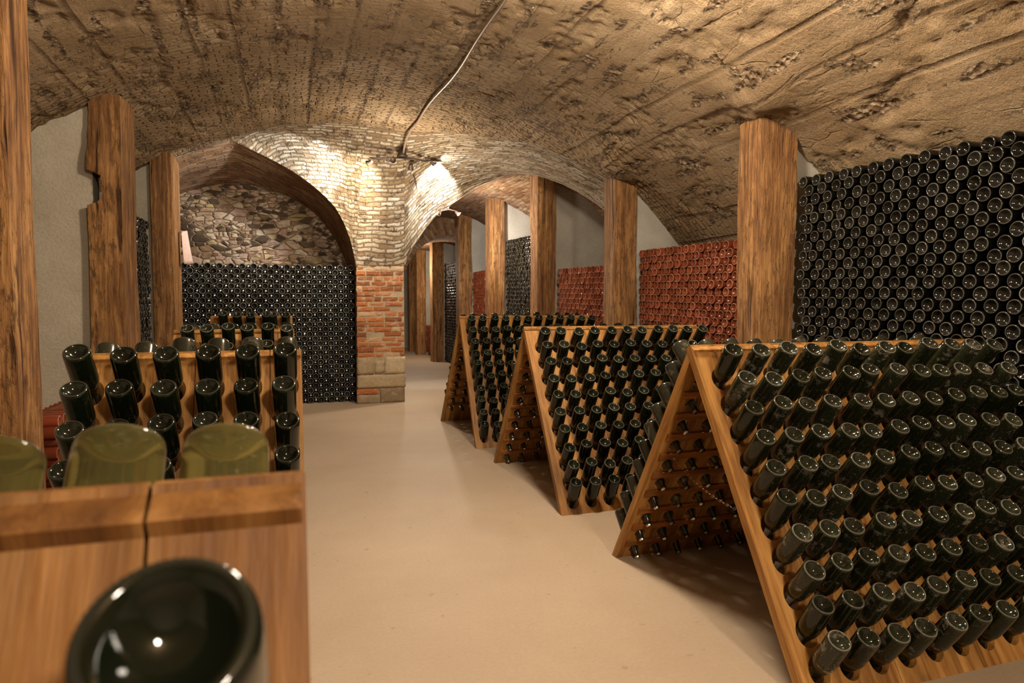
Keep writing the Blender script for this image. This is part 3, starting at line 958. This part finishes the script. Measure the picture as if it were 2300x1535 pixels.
# carved mark near the top corner of the nearest rack
m = MB()
s = Vector((0, -.76, -1.305)).normalized(); nrm = Vector((1, 0, 0)).cross(-s)
o0 = Vector((1.832, 2.74, 1.305)) + s * .035 + nrm * .0008
for a, b in (((0, 0), (0, .03)), ((0, .0), (.016, .03)), ((.016, 0), (.016, .03))):
    m.tube([o0 + Vector((a[0], 0, 0)) + s * a[1], o0 + Vector((b[0], 0, 0)) + s * b[1]], .0012, 5)
o = m.obj('carved_mark', M['iron'], rA); o.matrix_parent_inverse = Matrix.Translation(rA.location).inverted()

# ------------------------------------------------------------------ lying stacks
def wall_stack(kind, body, y_near, y_far, z_top, px, pz, name_in, adj, post_word, scale=1.0, z_min=.05, xb=3.75, cat='bottle', jit=.006, drift=0.0):
    n_rows = int((z_top - z_min) / pz)
    for r in range(n_rows):
        z = z_top - .045 * scale - r * pz
        off = 0 if r % 2 == 0 else px / 2
        k = 0
        y = y_far - .055 - off
        while y > y_near + .04:
            p = Vector((xb + random.gauss(0, jit), y + random.gauss(0, .0012), z + random.gauss(0, .0010) + drift * (y_far - y)))
            B = Matrix.Translation(p) @ frame((1, random.gauss(0, .004), random.gauss(0, .004)), random.uniform(0, 6.28)) @ Matrix.Scale(scale, 4)
            lab = '%s bottle in %s, %s row down, %s from %s' % (adj, name_in, nth(r + 1), nth(k + 1), post_word)
            cand(kind, B, body, lab, cat)
            y -= px; k += 1
wall_stack('lying_bottle', 'glass_stack', 1.2, 4.29, 2.48, .1295, .0708, 'the tall right wall stack', 'black', 'the post', drift=-.018)
wall_stack('amber_bottle', 'amber', 4.62, 6.80, 2.11, .130, .0705, 'the largest red stack', 'amber-red', 'its far post', drift=-.02)
wall_stack('amber_bottle', 'amber', 7.14, 9.25, 2.02, .125, .0705, 'the second red stack', 'amber-red', 'its far post', drift=-.02)
wall_stack('lying_bottle', 'glass_stack', 9.6, 11.75, 2.66, .125, .0705, 'the narrow dark stack', 'black', 'its far post', drift=-.02)
wall_stack('amber_bottle', 'amber', 12.1, 14.14, 2.19, .125, .0705, 'the narrow red stack', 'amber-red', 'its far post')
wall_stack('lying_bottle', 'glass_stack', 14.5, 16.95, 2.54, .125, .0705, 'the farthest dark stack', 'black', 'its far post')
wall_stack('amber_bottle', 'amber', 17.3, 19.47, .88, .125, .0705, 'the low far red stack', 'amber-red', 'its far post')
# left bay stacks: mirrored, butts facing the aisle
def left_stack(kind, body, y_near, y_far, z_top, px, pz, name_in, adj, xb, word):
    for r in range(int((z_top - .05) / pz)):
        z = z_top - .045 - r * pz
        y = y_far - .05 - (0 if r % 2 == 0 else px / 2); k = 0
        while y > y_near + .04:
            B = Matrix.Translation((xb + random.gauss(0, .006), y, z)) @ frame((-1, random.gauss(0, .003), random.gauss(0, .003)), random.uniform(0, 6.28))
            cand(kind, B, body, '%s bottle in %s, %s row down, %s from %s' % (adj, name_in, nth(r + 1), nth(k + 1), word), 'bottle')
            y -= px; k += 1
left_stack('lying_bottle', 'glass_stack', 7.45, 8.25, 2.40, .125, .0705, 'the stack behind the notched post', 'black', -1.47, 'its end')
left_stack('amber_bottle', 'amber', 5.45, 6.72, .70, .112, .073, 'the low left red pile', 'amber-red', -1.60, 'notched post')

# arched stack at the far end, bottles alternately butt and neck out
CAPS_OUT = []
def far_stack():
    px, pz, sc = .1535, .0712, 1.07
    for r in range(29):
        z = .05 + r * pz
        off = 0 if r % 2 == 0 else px / 2
        x = .865 - off; k = 0
        while x > -1.75:
            ztop = 2.10 if x > -.45 else 2.10 + min(.09, (-.45 - x) * .12)
            zz = z + random.gauss(0, .0015)
            if zz < ztop - .04:
                p = Vector((x + random.gauss(0, .0015), 10.45 + random.gauss(0, .006), zz))
                B = Matrix.Translation(p) @ frame((random.gauss(0, .004), 1, random.gauss(0, .004)), random.uniform(0, 6.28)) @ Matrix.Scale(sc, 4)
                cand('cellared_bottle', B, 'glass_far', 'black bottle in the far arched stack, %s row above floor, %s from brick pier' % (nth(r + 1), nth(k + 1)), 'bottle')
                q = Vector((x + px / 2 + random.gauss(0, .0015), 10.474 + .361 * sc, zz + random.gauss(0, .001)))
                if q.x < .9:
                    CAPS_OUT.append(Matrix.Translation(q) @ frame((0, -1, 0)) @ Matrix.Scale(sc, 4))
            x -= px; k += 1
far_stack()

# ------------------------------------------------------------------ small things
# paper note on the left post
vs, fs = [], []
n = 10
for i in range(n + 1):
    for j in range(n + 1):
        u, v = i / n, j / n
        top = Vector((-1.372, 9.84, 2.46)).lerp(Vector((-1.31, 9.92, 2.48)), u)
        bot = Vector((-1.352, 9.86, 2.03)).lerp(Vector((-1.255, 9.98, 2.05)), u)
        p = top.lerp(bot, v) + Vector((0, -.02 * math.sin(v * PI), 0))
        vs.append(p)
for i in range(n):
    for j in range(n):
        k = i * (n + 1) + j
        fs.append((k, k + 1, k + n + 2, k + n + 1))
pn = empty('paper_note', (-1.37, 9.86, 2.25))
tag(pn, 'pale pink paper note curling off the post beside the arched stack', 'paper')
o = mesh('sheet', vs, fs, M['cream'], pn, True); o.matrix_parent_inverse = Matrix.Translation(pn.location).inverted()
sm = o.modifiers.new('thickness', 'SOLIDIFY'); sm.thickness = .0015
m = MB(); m.tube([(-1.40, 9.85, 2.45), (-1.36, 9.845, 2.452)], .004, 8)
o = m.obj('nail', M['iron'], pn); o.matrix_parent_inverse = Matrix.Translation(pn.location).inverted()

# conduits
def conduit(pts, r, label):
    m = MB(); m.tube(pts, r, 10)
    return tag(m.obj('conduit', M['pipe'], None, True), label, 'pipe')
cp = []
for i in range(60):
    t = i / 59
    y = lerp(-5, 8.55, t)
    x = 1.55 + .02 * math.sin(y * 1.3) + .012 * math.sin(y * 3.1)
    cp.append((x, y, vault_z(x) - .055))
for p in ((1.53, 8.85, 3.79), (1.515, 9.1, 3.74), (1.51, 9.3, 3.66), (1.51, 9.42, 3.58)):
    cp.append(p)
conduit(cp, .014, 'thin brown conduit running down the crown of the vault to the lamp')
cp2 = [(1.52, 9.45, 3.56), (1.95, 9.42, 3.50), (2.5, 9.32, 3.46), (3.08, 9.22, 3.40), (2.9, 9.38, 3.33), (2.68, 9.56, 3.23), (2.45, 9.78, 3.10), (2.26, 9.95, 2.96), (2.24, 10.3, 2.95), (2.35, 10.9, 3.03)]
conduit(smooth_poly(cp2, 2), .010, 'thin conduit following the rim of the right-hand brick arch')
m = MB(); m.tube([(1.70, 9.92, 3.40), (1.71, 9.80, 3.385), (1.73, 9.79, 3.34), (1.75, 9.80, 3.27), (1.765, 9.82, 3.21), (1.75, 9.80, 3.18)], [.006, .006, .008, .009, .007, .004], 8)
tag(m.obj('iron_hook', M['iron'], None, True), 'small rusty iron hook in the brick below the lamp', 'hook')

def spiral(c, r0, turns, ax, up, n=26):
    return [Vector(c) + Vector(ax) * (r0 * (1 - .75 * i / n) * math.cos(2 * PI * turns * i / n)) + Vector(up) * (r0 * (1 - .75 * i / n) * math.sin(2 * PI * turns * i / n)) for i in range(n + 1)]
def lamp_head(root, p, d, bulb='bulb', size=1.0):
    d = Vector(d).normalized()
    m = MB()
    F = Matrix.Translation(p) @ frame(d) @ Matrix.Scale(size, 4)
    m.lathe([(0, -.07), (.02, -.07), (.028, -.05), (.032, -.02), (.040, .0), (.043, .012), (.038, .012), (.034, .0), (0, -.01)], 20, F)
    o = m.obj('lamp_head', M['iron'], root, True); o.matrix_parent_inverse = Matrix.Translation(root.location).inverted()
    b = MB(); b.lathe([(0, -.005), (.030, .0), (.026, .014), (.014, .022), (0, .024)], 16, F)
    q = b.obj('bulb', M[bulb], o, True); q.matrix_parent_inverse = Matrix.Translation(root.location).inverted()
def spot(loc, d, e, size, col, blend=.6, rad=.03):
    l = bpy.data.lights.new('spot', 'SPOT'); l.energy = e; l.spot_size = math.radians(size); l.spot_blend = blend; l.color = col; l.shadow_soft_size = rad
    o = bpy.data.objects.new('spot', l); o.matrix_world = Matrix.Translation(loc) @ Vector(d).to_track_quat('-Z', 'Y').to_matrix().to_4x4()
    return link(o)
def point(loc, e, col, rad=.08):
    l = bpy.data.lights.new('lamp', 'POINT'); l.energy = e; l.color = col; l.shadow_soft_size = rad
    o = bpy.data.objects.new('lamp', l); o.location = loc
    return link(o)

lt = empty('ceiling_light', (1.50, 9.45, 3.58))
tag(lt, 'wrought iron ceiling light with scrolls and four spots above the brick pier', 'lamp')
def lpart(name, m, mat='iron'):
    o = m.obj(name, M[mat], lt, True); o.matrix_parent_inverse = Matrix.Translation(lt.location).inverted(); return o
m = MB(); m.lathe([(0, .09), (.03, .085), (.05, .05), (.075, .0), (.07, -.015), (0, -.02)], 24, Matrix.Translation((1.50, 9.45, 3.56)))
lpart('canopy', m)
for sgn, end in ((-1, (1.05, 9.42, 3.50)), (1, (1.95, 9.42, 3.53))):
    m = MB(); m.tube([(1.50, 9.43, 3.53), (lerp(1.5, end[0], .35), 9.40, 3.515), (lerp(1.5, end[0], .7), 9.41, 3.50), end], [.012, .011, .010, .007], 8)
    lpart('arm', m)
    for t, r, dz in ((.45, .030, -.03), (.75, .026, .025)):
        m = MB(); m.tube(spiral((lerp(1.5, end[0], t), 9.40, 3.505 + dz), r, 1.6 * sgn, (1, 0, 0), (0, 0, 1)), .005, 6)
        lpart('scroll', m)
heads = [((1.03, 9.45, 3.43), (-.75, .45, -.35), 'bulb'), ((1.95, 9.45, 3.49), (.55, .25, -.3), 'bulb'), ((1.62, 9.45, 3.40), (.1, .7, -.7), 'bulb'), ((1.37, 9.42, 3.49), (-.2, -.9, -.2), 'bulb_off')]
for p, d, b in heads:
    m = MB(); m.tube([Vector(p) - Vector(d).normalized() * .05, (p[0], p[1] - .01, p[2] + .06)], .005, 6)
    lpart('stem', m)
    lamp_head(lt, Vector(p), d, b)

lt2 = empty('ceiling_light', (2.50, 10.95, 3.08))
tag(lt2, 'small twin spot under the vault beyond the brick pier', 'lamp')
m = MB(); m.tube([(2.34, 10.95, 3.03), (2.50, 10.95, 3.07), (2.66, 10.95, 3.04)], .010, 8); m.tube([(2.5, 10.95, 3.06), (2.5, 10.95, 3.30)], .008, 8)
o = m.obj('bracket', M['iron'], lt2, True); o.matrix_parent_inverse = Matrix.Translation(lt2.location).inverted()
lamp_head(lt2, Vector((2.33, 10.95, 2.99)), (-.5, -.5, -.5), 'bulb')
lamp_head(lt2, Vector((2.67, 10.95, 3.0)), (.6, -.3, -.6), 'bulb')

# ------------------------------------------------------------------ lights
COOL, WARM = (.84, .92, 1.0), (1.0, .87, .70)
spot((1.00, 9.43, 3.42), (-.75, .50, -.10), 150, 70, COOL, .35)
spot((1.99, 9.43, 3.48), (.15, .75, -.35), 170, 75, COOL, .35)
spot((1.99, 9.40, 3.50), (.9, -.3, .15), 14, 90, COOL, .6)
spot((1.63, 9.50, 3.36), (.05, .7, -.9), 14, 70, COOL, .5)
spot((1.30, 9.30, 3.42), (-1.5, 1.3, -.9), 190, 100, WARM, .8)
point((1.45, 8.75, 2.95), 80, WARM, .10)  # added warm fill below the fixture, evens the light on the groin
point((1.42, 3.2, 3.42), 290, WARM, .2)
point((1.20, -1.8, 3.35), 350, WARM, .16)
point((2.50, 10.7, 2.85), 120, WARM, .08)
spot((2.67, 10.9, 2.98), (.9, 1.6, .1), 90, 110, COOL, .7)
point((2.9, 17.5, 2.5), 90, WARM, .08)  # unseen light added to brighten the far bays

# ------------------------------------------------------------------ camera
yaw, pitch = math.radians(18.236), math.radians(3.224)
cam = bpy.data.cameras.new('camera')
cam.sensor_width = 36.0
cam.lens = 1500 / 2300 * 36
cam.clip_start = .02
cam.dof.use_dof = True
cam.dof.focus_distance = 4.3
cam.dof.aperture_fstop = 5.6
co = bpy.data.objects.new('camera', cam)
co.location = (0, 0, 1.5)
co.rotation_euler = (PI / 2 - pitch, 0, -yaw)
link(co)
S.camera = co
S.cycles.diffuse_bounces = 3
S.cycles.max_bounces = 10
wd = bpy.data.worlds.new('cellar_air'); S.world = wd; wd.use_nodes = True
wd.node_tree.nodes['Background'].inputs[0].default_value = (.02, .015, .01, 1)
wd.node_tree.nodes['Background'].inputs[1].default_value = 1.0
S.view_settings.view_transform = 'Standard'; S.view_settings.look = 'None'; S.view_settings.gamma = 1.0
S.view_settings.exposure = 0.5

# ------------------------------------------------------------------ which bottles show, and how large
KEEP = {'champagne_bottle': 340, 'lying_bottle': 320, 'amber_bottle': 300, 'cellared_bottle': 320}
from mathutils.bvhtree import BVHTree
bpy.context.view_layer.update()
bv, bf, owner = [], [], []
for o in list(S.objects):
    if o.type == 'MESH' and not o.name.startswith(('ceiling', 'floor')):
        b0 = len(bv); mw = o.matrix_world
        bv += [mw @ v.co for v in o.data.vertices]
        bf += [tuple(b0 + i for i in p.vertices) for p in o.data.polygons]
        owner += [None] * len(o.data.polygons)
for kind, cs in CANDS.items():
    for c in cs:
        b0 = len(bv)
        bv += [c.M @ v for v in LO[0]]
        bf += [tuple(b0 + i for i in f) for f in LO[1]]
        owner += [c] * len(LO[1])
bvh = BVHTree.FromPolygons(bv, bf)
eye = Vector((0, 0, 1.5))
w = co.matrix_world.to_3x3() @ Vector((0, 0, -1)); rt = co.matrix_world.to_3x3() @ Vector((1, 0, 0)); dn = co.matrix_world.to_3x3() @ Vector((0, -1, 0))
LOCAL = [Vector((0, 0, .027))] + [Vector((.042 * math.cos(k * PI / 4), .042 * math.sin(k * PI / 4), .002)) for k in range(8)] + \
        [Vector((.0443 * math.cos(k * PI / 3 + z * 9), .0443 * math.sin(k * PI / 3 + z * 9), z)) for z in (.04, .09, .14) for k in range(6)] + \
        [Vector((.0155 * math.cos(k * PI / 2), .0155 * math.sin(k * PI / 2), .284)) for k in range(4)]
for kind, cs in CANDS.items():
    for c in cs:
        n = 0
        for lp in LOCAL:
            p = c.M @ lp
            d = p - eye
            z = d.dot(w)
            if z < .05 or abs(d.dot(rt) / z) > 1150 / 1500 or abs(d.dot(dn) / z) > 767.5 / 1500:
                continue
            loc, nn, idx, dist = bvh.ray_cast(eye, d.normalized(), d.length + .02)
            if idx is not None and owner[idx] is c and (loc - p).length < .02:
                n += 1
        c.score = n / max((c.M.translation - eye).length, .2) ** 2
for kind, cs in CANDS.items():
    vis = sorted((c for c in cs if c.score > 0), key=lambda c: -c.score)[:KEEP[kind]]
    keep = set(id(c) for c in vis)
    rest = MB()
    restmat = None
    for c in cs:
        if id(c) in keep:
            continue
        rest.add([c.M @ v for v in LO[0]], LO[1])
        restmat = c.body
    if rest.v:
        gm_ = {'champagne_bottle': 'glass', 'lying_bottle': 'glass_stack', 'amber_bottle': 'amber', 'cellared_bottle': 'glass_stack'}[kind]
        o = rest.two('bottle_mass', (M[gm_], M['foot_glint_red' if gm_ == 'amber' else 'foot_glint']), NLO, 28, 38)
        stuff(o, {'champagne_bottle': 'mass of further bottles half hidden in the riddling racks', 'lying_bottle': 'mass of dark bottles in the distant right-hand stacks',
                  'amber_bottle': 'mass of small red bottles in the distant right-hand stacks', 'cellared_bottle': 'mass of further dark bottles low in the arched stack'}[kind], 'bottles')
    for c in vis:
        small = (c.M.translation - eye).length > 6.5 or kind != 'champagne_bottle'
        if small:
            o = bpy.data.objects.new(kind, BODY[c.body]); o.matrix_world = c.M
            tag(link(o), c.label, c.cat)
        else:
            r = empty(kind, (0, 0, 0)); r.matrix_world = c.M
            tag(r, c.label, c.cat)
            b = link(bpy.data.objects.new('glass_body', BODY[c.body]), r)
            q = link(bpy.data.objects.new('crown_cap', CAPM if random.random() < .6 else CAPD), r)
    print('KIND', kind, len(cs), 'visible', sum(c.score > 0 for c in cs), 'kept', len(vis))
# necks of the bottles laid the other way in the arched stack, and dark bottles lying deeper in each stack
sm_ = MB(); gm = MB()
for Mx in CAPS_OUT:
    sm_.add([Mx @ v for v in SIL[0]], SIL[1]); gm.add([Mx @ v for v in LONG[0]], LONG[1])
root = stuff(gm.obj('turned_bottle_mass', M['glass_stack'], None, True), 'bottles laid neck-out between the butts of the arched stack, silver tips showing', 'bottles')
sm_.obj('silver_capsule_mass', M['silver'], root, True)
deep = {}
for kind in ('lying_bottle', 'amber_bottle'):
    g2 = MB()
    for c in CANDS[kind]:
        sgn = 1 if c.M.translation.x > 0 else -1
        if sgn < 0 or c.M.translation.z > 2.0: continue
        Mx = Matrix.Translation((sgn * .60, .06, 0)) @ c.M @ Matrix.Rotation(PI, 4, 'X')
        g2.add([Mx @ v for v in LO[0]], LO[1])
    stuff(g2.obj('deeper_bottle_mass', M['glass_stack' if kind == 'lying_bottle' else 'amber'], None, True), 'second layer of %s bottles glimpsed between the butts' % ('dark' if kind == 'lying_bottle' else 'red'), 'bottles')
